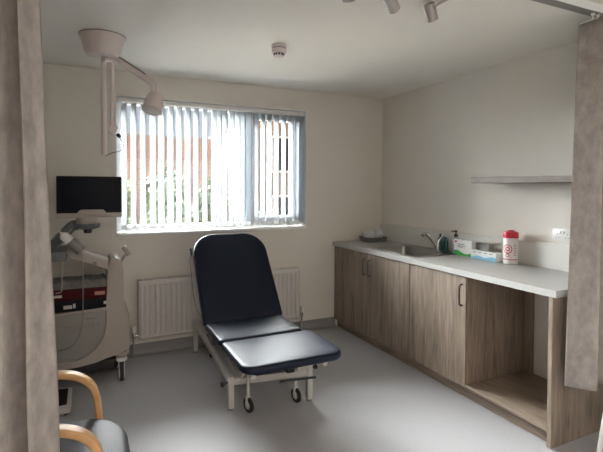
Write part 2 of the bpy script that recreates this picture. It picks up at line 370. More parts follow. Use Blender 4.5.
# ------------------------------------------------------------------ vertical blind
bl = thing('vertical_blind', (1.12, 4.15, 2.19), 'white vertical louvre blind half open across the window', 'blind')
bm = bmnew(); box(bm, (WX0+.01, 4.125, 2.197), (WX1-.01, 4.168, 2.235), .006); obj('headrail', bm, WHITE, bl)
SX = [.292, .371, .449, .533, .606, .685, .760, .837, .912, .994, 1.079, 1.128, 1.176, 1.253, 1.309, 1.359, 1.42, 1.497, 1.569, 1.636, 1.711, 1.790, 1.868, 1.938, 1.985]
for i, x in enumerate(SX):
    th = math.radians(64 + 18*i/24 + random.uniform(-4, 4) - (6 if 9 < i < 17 else 0)); hw = .0445
    if i == len(SX)-1: th = math.radians(80)
    bm = bmnew(); g = []
    nz, nx = 9, 5; tw = random.uniform(-.05, .05)
    for k in range(nz):
        z = 2.19 - k*(2.19-1.10)/(nz-1); row = []; t = th + tw*k/(nz-1)
        for j in range(nx):
            u = -1+2*j/(nx-1); bow = .004*(1-u*u)
            row.append(bm.verts.new((x - u*hw*math.cos(t) + bow*math.sin(t), 4.147 + u*hw*math.sin(t)*.95 + bow*math.cos(t), z)))
        g.append(row)
    for k in range(nz-1):
        for j in range(nx-1): bm.faces.new((g[k][j], g[k][j+1], g[k+1][j+1], g[k+1][j]))
    sl = obj('slat', bm, SLAT, bl)
    sd = sl.modifiers.new('s', 'SOLIDIFY'); sd.thickness = .0012
    bm = bmnew(); c, s = math.cos(th), math.sin(th)
    beam(bm, (x+.040*c, 4.147-.038*s, 1.118), (x-.040*c, 4.147+.038*s, 1.118), .036, .004, (0, 0, 1)); obj('slat_weight', bm, WHITE, sl)
bm = bmnew()
for yy in (4.112, 4.184):
    tube(bm, [(SX[0], yy, 1.112), ((SX[0]+SX[-1])/2, yy, 1.106), (SX[-1], yy, 1.112)], .0014, 6)
obj('link_chain', bm, WHITE, bl)
bm = bmnew(); tube(bm, [(1.995, 4.118, 2.2), (1.997, 4.116, 1.7), (1.996, 4.116, 1.3)], .002, 6); cyl(bm, (1.996, 4.116, 1.3), (1.996, 4.116, 1.26), .008); obj('pull_cord', bm, WHITE, bl)

# ------------------------------------------------------------------ radiator
rad = thing('radiator', (1.15, 4.05, .165), 'white ribbed panel radiator on the wall under the window', 'radiator')
RX0, RX1, RZ0, RZ1 = .392, 1.912, .165, .662
bm = bmnew(); prof = []; n = 33; pw = (RX1-RX0-.06)/n
xs = [(RX0, 4.022), (RX0+.02, 4.005)]
for i in range(n):
    a = RX0+.03+i*pw
    xs += [(a, 4.005), (a+pw*.12, 4.0145), (a+pw*.38, 4.0145), (a+pw*.5, 4.005)]
xs += [(RX1-.02, 4.005), (RX1, 4.022)]
rows = []
for z, off in ((RZ0, .012), (RZ0+.012, 0), (RZ0+.035, 0), (RZ0+.045, 1), (RZ1-.045, 1), (RZ1-.035, 0), (RZ1-.012, 0), (RZ1, .012)):
    row = []
    for x, y in xs:
        flat = 4.005 if RX0+.01 < x < RX1-.01 else 4.022
        yy = y if off == 1 else flat + off
        row.append(bm.verts.new((x, yy, z)))
    rows.append(row)
for A, B in zip(rows, rows[1:]):
    for j in range(len(A)-1): bm.faces.new((A[j], A[j+1], B[j+1], B[j]))
front = obj('front_panel', bm, RADW, rad, angle=25)
bm = bmnew(); box(bm, (RX0, 4.024, RZ0+.01), (RX1, 4.075, RZ1-.01), .006); obj('rear_panel', bm, RADW, rad)
bm = bmnew()
for i in range(38):
    x = RX0+.012+i*(RX1-RX0-.03)/37; box(bm, (x, 4.012, RZ1-.004), (x+.02, 4.08, RZ1+.006), .001, 1)
box(bm, (RX0, 4.008, RZ1-.012), (RX1, 4.016, RZ1+.008)); box(bm, (RX0, 4.076, RZ1-.012), (RX1, 4.084, RZ1+.008)); obj('top_grille', bm, RADW, rad)
for x in (RX0, RX1-.006):
    bm = bmnew(); box(bm, (x, 4.01, RZ0+.01), (x+.006, 4.085, RZ1), .002); obj('side_panel', bm, RADW, rad)
for x in (RX0+.3, RX1-.3):
    bm = bmnew(); box(bm, (x, 4.074, .25), (x+.03, YB, .6), .002); obj('wall_bracket', bm, RADW, rad)
for sx, s in ((RX0, -1), (RX1, 1)):
    bm = bmnew(); cyl(bm, (sx-.004*s, 4.045, RZ0+.03), (sx+.045*s, 4.045, RZ0+.03), .010); cyl(bm, (sx+.035*s, 4.045, RZ0+.01), (sx+.035*s, 4.045, RZ0+.05), .014)
    v = obj('valve', bm, CHROME, rad)
    bm = bmnew(); lathe(bm, [(0, 0), (.017, 0), (.019, .01), (.018, .05), (.013, .06), (0, .062)], (sx+.035*s, 4.045, RZ0+.05)); obj('valve_cap', bm, WHITE, v)
    bm = bmnew(); tube(bm, [(sx+.035*s, 4.045, RZ0+.012), (sx+.035*s, 4.045, 0)], .0075, 12, False); obj('pipe', bm, CHROME, rad)

# ------------------------------------------------------------------ base cabinets
CX = 2.37      # carcass front behind doors
def handle(parent, y, z0=.655, z1=.80, x=2.355):
    bm = bmnew()
    tube(bm, [(x+.004, y, z0), (x-.014, y, z0), (x-.026, y, z0+.008), (x-.028, y, z0+.022), (x-.028, y, (z0+z1)/2), (x-.028, y, z1-.022), (x-.026, y, z1-.008), (x-.014, y, z1), (x+.004, y, z1)], .0056, 10, n=4)
    return obj('handle', bm, DKSTEEL, parent)
def door(parent, ya, yb, hy):
    bm = bmnew(); box(bm, (2.352, ya+.003, .088), (CX-.001, yb-.003, .855), .0012, 1); d = obj('door', bm, OAK, parent); handle(d, hy, x=2.352); return d
def carcass(parent, ya, yb):
    for y in (ya, yb-.018):
        bm = bmnew(); box(bm, (CX, y, .086), (2.955, y+.018, .858)); obj('side_panel', bm, OAK, parent, smooth=False)
    bm = bmnew(); box(bm, (CX+.001, ya+.018, .086), (2.945, yb-.018, .104)); obj('base_panel', bm, OAK, parent, smooth=False)
c = thing('base_cabinet', (2.65, 3.49, .086), 'two-door oak-effect base cabinet under the sink, nearest the window wall', 'cabinet')
carcass(c, 2.878, 4.105)
door(c, 2.878, 3.479, 3.435); door(c, 3.479, 4.10, 3.525)
c = thing('base_cabinet', (2.65, 2.58, .086), 'single-door oak-effect base cabinet between the sink unit and the open bay', 'cabinet')
carcass(c, 2.279, 2.876); door(c, 2.279, 2.876, 2.315)
c = thing('open_shelf_unit', (2.65, 1.95, 0), 'open oak-effect bay with a low base shelf and end panel beside the curtain', 'shelf unit')
bm = bmnew(); box(bm, (2.352, 1.668, .086), (2.955, 2.277, .108), .001, 1); o = obj('base_shelf', bm, OAK, c)
bm = bmnew(); box(bm, (2.348, 1.642, 0), (2.955, 1.667, .858), .001, 1); obj('end_panel', bm, OAK, c)
bm = bmnew(); box(bm, (2.93, 2.205, .109), (2.95, 2.277, .858)); obj('rear_filler', bm, OAK, c)
bm = bmnew(); box(bm, (2.398, 1.668, 0), (2.414, 4.105, .085)); tag(obj('plinth', bm, OAKD, smooth=False), 'long recessed oak-effect plinth board along the floor under the cabinets', 'plinth')

# worktop with sink cut-out
SX0, SX1, SY0, SY1 = 2.43, 2.80, 2.92, 3.50
def slab(bm, x0, x1, y0, y1): box(bm, (x0, y0, .862), (x1, y1, .902))
bm = bmnew()
ox = [2.335, SX0, SX1, 2.958]; oy = [1.615, SY0, SY1, 4.108]
vs = {}
for k, z in enumerate((.862, .902)):
    for i, x in enumerate(ox):
        for j, y in enumerate(oy): vs[i, j, k] = bm.verts.new((x, y, z))
for k in (0, 1):
    for i in range(3):
        for j in range(3):
            if (i, j) != (1, 1): bm.faces.new((vs[i, j, k], vs[i+1, j, k], vs[i+1, j+1, k], vs[i, j+1, k]))
for j in range(3):
    for i in (0, 3): bm.faces.new((vs[i, j, 0], vs[i, j+1, 0], vs[i, j+1, 1], vs[i, j, 1]))
for i in range(3):
    for j in (0, 3): bm.faces.new((vs[i, j, 0], vs[i+1, j, 0], vs[i+1, j, 1], vs[i, j, 1]))
for (a, b) in (((1, 1), (2, 1)), ((2, 1), (2, 2)), ((2, 2), (1, 2)), ((1, 2), (1, 1))):
    bm.faces.new((vs[(*a, 0)], vs[(*b, 0)], vs[(*b, 1)], vs[(*a, 1)]))
tag(obj('worktop', bm, WORK, smooth=False), 'long pale grey laminate worktop running over the oak-effect cabinets', 'worktop')
bm = bmnew(); box(bm, (2.938, 1.615, .903), (2.958, 4.108, 1.08), .001, 1); tag(obj('splashback', bm, UPST), 'pale upstand board behind the worktop against the right wall', 'splashback')

# sink
sk = thing('sink', (2.62, 3.2, .903), 'stainless steel inset sink bowl and drainer in the worktop', 'sink')
bm = bmnew()
outer = rrect(SX0-.03, SY0-.05, SX1+.03+.09, SY1+.03, .04); inner = rrect(SX0+.012, SY0+.015, SX1-.012, SY1-.015, .06); low = rrect(SX0+.03, SY0+.035, SX1-.03, SY1-.035, .06)
rings = [[bm.verts.new((x, y, z)) for x, y in o] for o, z in ((outer, .9035), (outer, .9075), (inner, .9065), (inner, .90), (low, .76))]
for A, B in zip(rings, rings[1:]):
    for i in range(len(A)): bm.faces.new((A[i], A[(i+1) % len(A)], B[(i+1) % len(A)], B[i]))
bm.faces.new(rings[-1]); obj('bowl', bm, STEEL, sk, angle=50)
bm = bmnew(); lathe(bm, [(0, 0), (.036, 0), (.04, .003), (.03, .004), (0, .001)], (2.615, 3.2, .761)); obj('drain', bm, CHROME, sk)
# tap
tp = thing('tap', (2.865, 3.12, .908), 'chrome lever tap leaning over the sink', 'tap')
bm = bmnew(); lathe(bm, [(0, 0), (.026, 0), (.026, .008), (.021, .012), (.019, .07), (0, .075)], (2.865, 3.12, .908)); obj('tap_body', bm, CHROME, tp)
bm = bmnew(); tube(bm, [(2.862, 3.122, .93), (2.85, 3.15, .975), (2.825, 3.20, 1.035), (2.80, 3.215, 1.05), (2.77, 3.212, 1.035)], .017, 14); obj('spout', bm, CHROME, tp)
bm = bmnew(); tube(bm, [(2.87, 3.115, .975), (2.88, 3.09, 1.02), (2.885, 3.06, 1.045)], .009, 10); obj('lever', bm, CHROME, tp)
def bottle(loc, r, h, material, label, cat, group=None, pump=None, name='bottle'):
    b = thing(name, loc, label, cat, group)
    bm = bmnew(); lathe(bm, [(0, 0), (r*.9, 0), (r, .006), (r, h*.72), (r*.9, h*.82), (r*.4, h*.9), (r*.38, h), (0, h)], loc); obj('bottle_body', bm, material, b)
    x, y, z = loc; z += h
    if pump:
        bm = bmnew(); lathe(bm, [(0, 0), (.017, 0), (.017, .02), (.006, .024), (.006, .042), (0, .042)], (x, y, z-.012)); box(bm, (x-.008, y-.008, z+.028), (x+.008, y+.008, z+.044), .003)
        beam(bm, (x, y, z+.040), (x-.038, y+.01, z+.034), .012, .009, (0, 1, 0)); obj('pump', bm, pump, b)
    else:
        bm = bmnew(); lathe(bm, [(0, 0), (r*.5, 0), (r*.5, .022), (0, .024)], (x, y, z-.008)); obj('cap', bm, material, b)
    return b
bottle((2.912, 3.135, .908), .019, .13, TEAL, 'dark teal bottle with a cap behind the tap, left one of the pair', 'bottle')
bottle((2.913, 3.066, .908), .019, .105, TEAL, 'shorter dark teal bottle right behind the tap', 'bottle')
bottle((2.898, 2.932, .903), .033, .155, CLEARB, 'clear soap bottle with black pump behind the green and white box', 'soap dispenser', pump=BLACK, name='soap_dispenser')

# tray with tissues at far end
tr = thing('tray', (2.72, 3.93, .903), 'grey plastic tray in the far corner of the worktop', 'tray')
bm = bmnew(); o1 = rrect(2.615, 3.84, 2.835, 4.02, .03); o2 = rrect(2.60, 3.825, 2.85, 4.035, .035); i2 = rrect(2.607, 3.832, 2.843, 4.028, .03); i1 = rrect(2.622, 3.847, 2.828, 4.013, .03)
rings = [[bm.verts.new((x, y, z)) for x, y in o] for o, z in ((o1, .904), (o2, .955), (i2, .955), (i1, .91))]
for A, B in zip(rings, rings[1:]):
    for i in range(len(A)): bm.faces.new((A[i], A[(i+1) % len(A)], B[(i+1) % len(A)], B[i]))
bm.faces.new(rings[0][::-1]); bm.faces.new(rings[-1]); obj('tray_body', bm, TRAYM, tr)
for (x, y, z, s, lab) in ((2.670, 3.93, .912, .9, 'crumpled pale tissue pad at the left of the grey tray'), (2.779, 3.93, .912, 1.0, 'crumpled pale tissue pad at the right of the grey tray')):
    bm = bmnew(); bmesh.ops.create_icosphere(bm, subdivisions=4, radius=.05)
    rnd = random.Random(int(x*1000)); ph = [rnd.uniform(0, 6) for _ in range(6)]
    zmin = 9
    for v in bm.verts:
        c0 = v.co.normalized()
        d = 1+.16*math.sin(c0.x*7+ph[0]+2*math.sin(c0.y*5+ph[1]))+.12*math.sin(c0.y*11+ph[2]+c0.z*6)+.07*math.sin(c0.z*15+c0.x*9+ph[3])
        v.co = Vector((c0.x*.040*d, c0.y*.065*d, c0.z*.052*d*s)); zmin = min(zmin, v.co.z)
    for v in bm.verts: v.co += Vector((x, y, z-zmin))
    tag(obj('tissue', bm, PAPER, angle=25), lab, 'tissue', 'tissues in the tray')

# green and white carton, open flap
cb = thing('glove_box', (2.87, 2.79, .903), 'white carton with green wavy base standing at the left of the boxes', 'box')
bm = bmnew(); box(bm, (2.838, 2.700, .903), (2.915, 2.890, 1.035), .001, 1); obj('carton', bm, CARDW, cb)
bm = bmnew(); fx = 2.8368
pts = [(2.888, .904), (2.702, .904)] + [(2.702+.186*t, .928+.011*math.sin(t*6.3+2.6)+.008*t) for t in [k/12 for k in range(13)]]
prism(bm, pts, YZ, fx, fx+.001); obj('printed_wave', bm, GREENP, cb, smooth=False)
for z, a, b in ((.995, 2.775, 2.850), (.981, 2.765, 2.850), (.970, 2.79, 2.850)):
    bm = bmnew(); box(bm, (fx, a, z), (fx+.001, b, z+.005)); obj('print_line', bm, PRINT, cb, smooth=False)
bm = bmnew(); box(bm, (fx, 2.862, 1.008), (fx+.001, 2.884, 1.024)); obj('red_mark', bm, RED, cb, smooth=False)
bm = bmnew(); beam(bm, (2.876, 2.701, 1.035), (2.876, 2.58, 1.045), .07, .0015, (1, 0, 0)); obj('open_flap', bm, CARDW, cb)
# grey carton end behind
cb = thing('carton_box', (2.90, 2.65, .903), 'small grey sided carton lying behind the pale blue tissue box', 'box')
bm = bmnew(); box(bm, (2.882, 2.565, .903), (2.934, 2.695, 1.022), .001, 1); obj('carton', bm, CARDG, cb)
bm = bmnew(); box(bm, (2.884, 2.567, 1.0225), (2.932, 2.693, 1.024)); obj('carton_lid', bm, CARDW, cb)
# blue and white box
cb = thing('tissue_box', (2.86, 2.555, .903), 'low white and pale blue tissue box in front of the wipes tub', 'box')
bm = bmnew(); box(bm, (2.815, 2.435, .903), (2.878, 2.685, .972), .001, 1); obj('carton', bm, CARDW, cb)
bm = bmnew(); fx = 2.8138; pts = [(2.683, .904), (2.437, .904)] + [(2.437+.246*t, .932+.006*math.sin(t*11)-.008*t) for t in [k/14 for k in range(15)]]
prism(bm, pts, YZ, fx, fx+.001); obj('printed_wave', bm, BLUEP, cb, smooth=False)
bm = bmnew(); prism(bm, rrect(2.83, 2.47, 2.862, 2.65, .012), XY, .9722, .9732); obj('opening', bm, PRINT, cb)
for a in (2.47, 2.52, 2.575, 2.63):
    bm = bmnew(); box(bm, (fx, a, .955), (fx+.001, a+.03, .960)); obj('print_line', bm, PRINT, cb, smooth=False)
# wipes tub
tb = thing('wipes_tub', (2.875, 2.352, .903), 'white cylindrical wipes tub with red lid near the socket', 'tub')
tx, ty = 2.868, 2.350
bm = bmnew(); lathe(bm, [(0, 0), (.047, 0), (.051, .005), (.051, .19), (.048, .198), (0, .198)], (tx, ty, .903), seg=48); obj('tub_body', bm, TUBW, tb)
bm = bmnew(); lathe(bm, [(0, 0), (.054, 0), (.055, .012), (.054, .034), (.05, .044), (.03, .049), (0, .05)], (tx, ty, .903+.196), seg=48); lid = obj('lid', bm, RED, tb)
bm = bmnew(); lathe(bm, [(0, 0), (.024, 0), (.022, .009), (0, .011)], (tx+.005, ty, .903+.243)); obj('lid_cap', bm, RED, lid)
def on_tub(a, z, r=.0516): return Vector((tx + r*math.cos(a), ty + r*math.sin(a), .903+z))
bm = bmnew()
A0 = PI+.55  # facing camera
def ring_on(bm, ac, zc, R, wdt, n=28):
    q = []
    for i in range(n):
        t = 2*PI*i/n; q.append((on_tub(ac+(R*math.cos(t))/.051, zc+R*math.sin(t)), on_tub(ac+((R-wdt)*math.cos(t))/.051, zc+(R-wdt)*math.sin(t))))
    V = [(bm.verts.new(a), bm.verts.new(b)) for a, b in q]
    for i in range(n): j = (i+1) % n; bm.faces.new((V[i][0], V[j][0], V[j][1], V[i][1]))
ring_on(bm, A0-.28, .115, .034, .006); ring_on(bm, A0-.28, .115, .018, .007); ring_on(bm, A0-.28, .068, .014, .005)
V = []
for i in range(30):
    a = A0-1.3+2.6*i/29; V.append((bm.verts.new(on_tub(a, .034)), bm.verts.new(on_tub(a, .040))))
for p, q in zip(V, V[1:]): bm.faces.new((p[0], q[0], q[1], p[1]))
obj('red_label_print', bm, RED, tb)
bm = bmnew()
for k in range(7):
    z = .145-.013*k; V = [(bm.verts.new(on_tub(A0+.55+.45*i/5, z)), bm.verts.new(on_tub(A0+.55+.45*i/5, z+.005))) for i in range(6)]
    for p, q in zip(V, V[1:]): bm.faces.new((p[0], q[0], q[1], p[1]))
obj('small_print', bm, mat('pink_grey_print', (.45, .25, .27), .6), tb)

# floating shelf
bm = bmnew(); box(bm, (2.69, 1.68, 1.508), (2.958, 2.57, 1.551), .0015, 1)
def oak_h():
    m = OAK.copy(); m.name = 'oak_laminate_horizontal'
    for n in m.node_tree.nodes:
        if n.type == 'MAPPING':
            s = n.inputs['Scale'].default_value; n.inputs['Scale'].default_value = (1, s[2], 1)
    return m
OAKH = oak_h(); OAKS = oak('oak_laminate_shaded', .40)  # shade put into the shelf colour: cabinet laminate darkened against the window light
for n_ in OAKS.node_tree.nodes:
    if n_.type == 'MAPPING': s_ = n_.inputs['Scale'].default_value; n_.inputs['Scale'].default_value = (1, s_[2], 1)
tag(obj('floating_shelf', bm, OAKS), 'floating oak-effect wall shelf above the worktop', 'shelf')
for o2 in bpy.data.objects:
    if o2.name.startswith(('base_shelf', 'plinth')): o2.data.materials[0] = OAKH
# socket
s = thing('wall_socket', (2.958, 2.0, 1.145), 'white double power socket on the right wall above the upstand', 'socket')
bm = bmnew(); prism(bm, rrect(1.928, 1.102, 2.074, 1.188, .006), YZ, 2.950, 2.960, .002, 2); obj('face_plate', bm, WHITE, s)
for yc in (2.037, 1.965):
    bm = bmnew()
    for dy, dz, w_, h_ in ((0, .012, .004, .007), (-.011, -.012, .006, .004), (.011, -.012, .006, .004)): box(bm, (2.9488, yc+dy-w_/2, 1.143+dz-h_/2), (2.951, yc+dy+w_/2, 1.143+dz+h_/2))
    obj('socket_hole', bm, BLACK, s, smooth=False)
    bm = bmnew(); yy = 2.001+(.012 if yc > 2 else -.012); box(bm, (2.946, yy-.006, 1.158), (2.951, yy+.006, 1.176), .0015, 1); obj('rocker_switch', bm, mat('switch_grey', (.35, .33, .33), .4), s)

# ------------------------------------------------------------------ examination couch
cc = thing('examination_couch', (1.1, 3.1, 0), 'navy padded examination couch with raised backrest on a pale metal frame', 'couch')
TZ = .46
bm = bmnew(); pillow(bm, .782, 2.35, 1.44, 2.84, (.09, .09, .03, .03), XY, TZ-.052, TZ, .022); obj('foot_cushion', bm, NAVY, cc)
bm = bmnew(); pillow(bm, .782, 2.865, 1.392, 3.285, (.03, .03, .03, .03), XY, TZ-.052, TZ, .022); obj('seat_cushion', bm, NAVY, cc)
# backrest: local u across, v along, d thickness
hy, hz = 3.315, TZ-.035; tilt = math.radians(52); LB = .795
bu = Vector((0, math.cos(tilt), math.sin(tilt))); bn = Vector((0, -math.sin(tilt), math.cos(tilt)))
def BK(u, v, d): return Vector((1.105+u, hy, hz)) + bu*v + bn*d
bm = bmnew(); pillow(bm, -.322, 0, .318, LB, (.03, .03, .19, .19), BK, -.03, .035, .022, n=12); obj('backrest_cushion', bm, NAVY, cc)
bm = bmnew()
for sx in (-.2, .2): beam(bm, BK(sx, -.01, -.045), BK(sx, .55, -.045), .03, .025, (1, 0, 0))
beam(bm, BK(-.2, .5, -.045), BK(.2, .5, -.045), .025, .025, (0, 1, 0)); beam(bm, BK(-.2, .15, -.045), BK(.2, .15, -.045), .025, .025, (0, 1, 0)); obj('backrest_frame', bm, FRAME, cc)
bm = bmnew(); cyl(bm, BK(0, .40, -.055), (1.09, 3.36, .235), .012); cyl(bm, (1.09, 3.36, .235), BK(0, .18, -.13)*.5+Vector((1.09, 3.36, .235))*.5, .02); obj('gas_strut', bm, FRAME, cc)
UZ = TZ-.075
bm = bmnew()
for x in (.86, 1.33): beam(bm, (x, 2.42, UZ), (x, 3.34, UZ), .03, .04, (1, 0, 0))
for y in (2.50, 2.85, 3.30): beam(bm, (.86, y, UZ), (1.33, y, UZ), .03, .035, (0, 1, 0))
obj('upper_frame', bm, FRAME, cc)
# lower frame rails
FL, FR, BL_, BR = (.85, 2.84), (1.378, 2.74), (.865, 3.972), (1.39, 3.972)
for a, b in ((FL, BL_), (FR, BR)):
    bm = bmnew(); beam(bm, (a[0], a[1], .192), (b[0], b[1]-.01, .262), .032, .045, (1, 0, 0)); obj('side_rail', bm, FRAME, cc)
bm = bmnew(); beam(bm, (FL[0], FL[1], .188), (FR[0], FR[1], .196), .03, .046, (0, 1, 0)); obj('cross_rail', bm, FRAME, cc)
bm = bmnew(); beam(bm, (BL_[0], BL_[1]-.02, .25), (BR[0], BR[1]-.02, .25), .03, .048, (0, 1, 0)); obj('cross_rail', bm, FRAME, cc)
for (x, y), h in ((FL, .222), (FR, .245), (BL_, .29), (BR, .29)):
    bm = bmnew(); box(bm, (x-.019, y-.019, .012), (x+.019, y+.019, h), .004); lg = obj('leg', bm, FRAME, cc)
    bm = bmnew(); cyl(bm, (x, y, 0), (x, y, .014), .019, .017); obj('foot', bm, GREYP, lg)
# lifting arms from lower frame to upper frame
for x in (.89, 1.30):
    bm = bmnew()
    sweep(bm, catmull([(x, 2.80, .235), (x, 2.95, .25), (x, 3.10, .30), (x, 3.22, UZ-.015)], 6), rsec(.022, .038), (1, 0, 0)); obj('lifting_arm', bm, FRAME, cc)
    bm = bmnew(); sweep(bm, catmull([(x, 2.58, UZ), (x, 2.68, .33), (x, 2.74, .26), (x, 2.86, .235)], 6), rsec(.022, .034), (1, 0, 0)); obj('lifting_arm', bm, FRAME, cc)
bm = bmnew(); beam(bm, (1.09, 2.86, .17), (1.09, 3.5, .24), .06, .05, (1, 0, 0)); cyl(bm, (1.09, 2.9, .21), (1.09, 2.62, .33), .018); obj('actuator', bm, GREYP, cc)
bm = bmnew(); box(bm, (1.205, 2.72, .22), (1.262, 2.78, .29), .006); obj('control_box', bm, BLACK, cc)
bm = bmnew(); beam(bm, (1.16, 2.745, .168), (1.41, 2.70, .170), .014, .012, (0, 1, 0)); obj('foot_bar', bm, BLACK, cc)
bm = bmnew(); box(bm, (1.27, 2.70, .235), (1.35, 2.735, .275), .004); obj('bracket', bm, FRAME, cc)
for p, q in (((FL[0]-.02, FL[1], .185), (FL[0]-.05, FL[1], .178)), ((FR[0]+.018, FR[1], .225), (FR[0]+.04, FR[1], .225))):
    bm = bmnew(); cyl(bm, p, q, .009); lathe(bm, [(0, 0), (.016, 0), (.018, .008), (.014, .018), (0, .02)], q, Vector(q)-Vector(p)); obj('knob', bm, BLACK, cc)
for (x, y, a) in ((.945, 2.755, -.32), (1.285, 2.75, -.25), (.96, 3.80, .1), (1.29, 3.80, .1)):
    R = .050; rear = y > 3
    bm = bmnew(); cyl(bm, (x, y+.01, R+.035), (x, y+.01, UZ-.02 if not rear else .25), .011)
    ax = Vector((math.cos(a), -math.sin(a), 0))
    for s_ in (-1, 1): beam(bm, Vector((x, y+.01, R+.045))+ax*.015*s_, Vector((x, y, R-.006))+ax*.015*s_, .022, .004, Vector((-ax.y, ax.x, 0)))
    box(bm, (x-.018, y-.006, R+.04), (x+.018, y+.026, R+.052), .003); cst = obj('castor', bm, FRAME, cc)
    bm = bmnew(); lathe(bm, [(0, -.011), (.028, -.011), (.040, -.010), (R, -.005), (R, .005), (.040, .010), (.028, .011), (0, .011)], (x, y, R), ax, 28); obj('wheel', bm, RUBBER, cst)
    bm = bmnew(); lathe(bm, [(0, -.0125), (.012, -.0125), (.026, -.0112), (.026, .0112), (.012, .0125), (0, .0125)], (x, y, R), ax, 20); obj('hub', bm, FRAME, cst)
bm = bmnew(); tube(bm, [BK(-.335, .66, -.01), BK(-.352, .62, -.01), (.745, 3.58, .80), (.745, 3.48, .62), (.77, 3.40, .50), (.86, 3.34, .42)], .003, 8); obj('handset_cable', bm, GREYP, cc)
bm = bmnew(); beam(bm, BK(-.33, .62, -.015), BK(-.33, .68, -.015), .016, .03, (1, 0, 0)); obj('cable_clip', bm, BLACK, cc)

# ------------------------------------------------------------------ curtains
def curtain(name, top, bot, z0, z1, label, n=5):
    T = catmull([(x, y, 0) for x, y in top], n); B = catmull([(x, y, 0) for x, y in bot], n); bm = bmnew(); g = []; nz = 40
    for k in range(nz+1):
        t = k/nz; z = z1+(z0-z1)*t; row = []
        for i, (a, b) in enumerate(zip(T, B)):
            s_ = t**.8; wob = .004*math.sin(z*5+i*.35)*t
            row.append(bm.verts.new((a.x+(b.x-a.x)*s_+wob, a.y+(b.y-a.y)*s_+wob*.6, z)))
        g.append(row)
    for A, B_ in zip(g, g[1:]):
        for j in range(len(A)-1): bm.faces.new((A[j], A[j+1], B_[j+1], B_[j]))
    root = thing(name, (top[0][0], 1.52, z1), label, 'curtain')
    c = obj('cloth', bm, CURT, root, angle=60); c.modifiers.new('s', 'SOLIDIFY').thickness = .002
    for i, (x, y) in enumerate(top[::3]):
        bm = bmnew(); cyl(bm, (x, 1.528, z1-.01), (x, 1.528, 2.417), .0035, seg=8); cyl(bm, (x, 1.528, 2.405), (x, 1.528, 2.417), .01, seg=12)
        beam(bm, (x, 1.524, z1-.008), (x, y, z1-.008), .006, .004, (0, 0, 1)) if abs(y-1.524) > .004 else None
        obj('hook', bm, WHITE, root)
    return root
def pleats(xs, ya, yb): return [(x, ya if i % 2 == 0 else yb) for i, x in enumerate(xs)]
def saw(xs, ya=1.475, yb=1.535):
    o = []
    for a, b in zip(xs, xs[1:]):
        w_ = b-a; o += [(a, ya), (a+w_*.12, ya-.004), (a+w_*.5, (ya+yb)/2+.008), (a+w_*.90, yb), (a+w_*1.02, yb-.004)]
    return o
lt = saw([-1.12+.086*k for k in range(10)] + [-.29, -.235, -.178, -.136])[:-1]
lb = saw([-1.12+.086*k for k in range(10)] + [-.285, -.222, -.146, -.066], 1.465, 1.545)[:-1]
curtain('privacy_curtain', lt, lb, .38, 2.39, 'taupe pleated privacy curtain in the left foreground', 3)
rt_ = [(2.475, 1.605), (2.49, 1.585), (2.505, 1.545), (2.52, 1.495), (2.53, 1.50), (2.56, 1.56), (2.61, 1.49), (2.66, 1.56), (2.71, 1.49), (2.76, 1.56), (2.81, 1.49), (2.86, 1.56), (2.91, 1.49)]
rb = [(2.36, 1.575), (2.39, 1.545), (2.42, 1.51), (2.452, 1.465), (2.475, 1.475), (2.54, 1.56), (2.60, 1.48), (2.65, 1.57), (2.70, 1.48), (2.75, 1.57), (2.80, 1.48), (2.85, 1.57), (2.91, 1.48)]
curtain('privacy_curtain', rt_, rb, .385, 2.39, 'grey-taupe privacy curtain hanging in front of the worktop end at right', 4)

# ------------------------------------------------------------------ armchair
ch = thing('armchair', (-.2, 1.94, 0), 'beech armchair with bent arms and grey vinyl seat beside the left curtain', 'chair')
def armpath(y, dx=0):
    return [(-.52+dx, y, .60), (-.42+dx, y, .640), (-.28+dx, y, .652), (-.14+dx, y, .649), (-.06+dx, y, .634), (.0+dx, y, .596), (.03+dx, y, .54), (.045+dx, y, .44), (.055+dx, y, .25), (.065+dx, y, .0)]
for y in (1.70, 2.20):
    bm = bmnew(); sweep(bm, catmull(armpath(y), 8), rsec(.052, .028, .007), (0, 1, 0)); obj('arm', bm, BEECH, ch)
    bm = bmnew(); sweep(bm, catmull([(-.52, y, .605), (-.54, y, .5), (-.54, y, .3), (-.58, y, .0)], 8), rsec(.045, .028, .007), (0, 1, 0)); obj('leg', bm, BEECH, ch)
    bm = bmnew(); beam(bm, (-.53, y, .33), (.045, y, .37), .022, .05, (0, 1, 0)); obj('side_rail', bm, BEECH, ch)
bm = bmnew(); beam(bm, (-.50, 1.70, .34), (-.50, 2.20, .34), .022, .045, (1, 0, 0)); beam(bm, (.02, 1.70, .365), (.02, 2.20, .365), .022, .045, (1, 0, 0)); obj('seat_rail', bm, BEECH, ch)
bm = bmnew(); pillow(bm, -.48, 1.728, .152, 2.172, (.04, .16, .16, .04), XY, .385, .458, .034, n=12, back=.02)
for v in bm.verts:
    if v.co.x > -.1: v.co.z -= (v.co.x+.1)**2*.45
obj('seat', bm, GREYV, ch)
bm = bmnew(); tb_ = math.radians(78)
prism(bm, rrect(-.23, 0, .23, .42, .05), lambda u, v, d: (-.49-v*math.cos(tb_)+d*math.sin(tb_), 1.95+u, .50+v*math.sin(tb_)+d*math.cos(tb_)), 0, .055, .02, 4); obj('backrest', bm, GREYV, ch)
for y in (1.735, 2.165):
    bm = bmnew(); beam(bm, (-.505, y, .36), (-.60, y, .90), .024, .03, (0, 1, 0)); obj('back_post', bm, BEECH, ch)

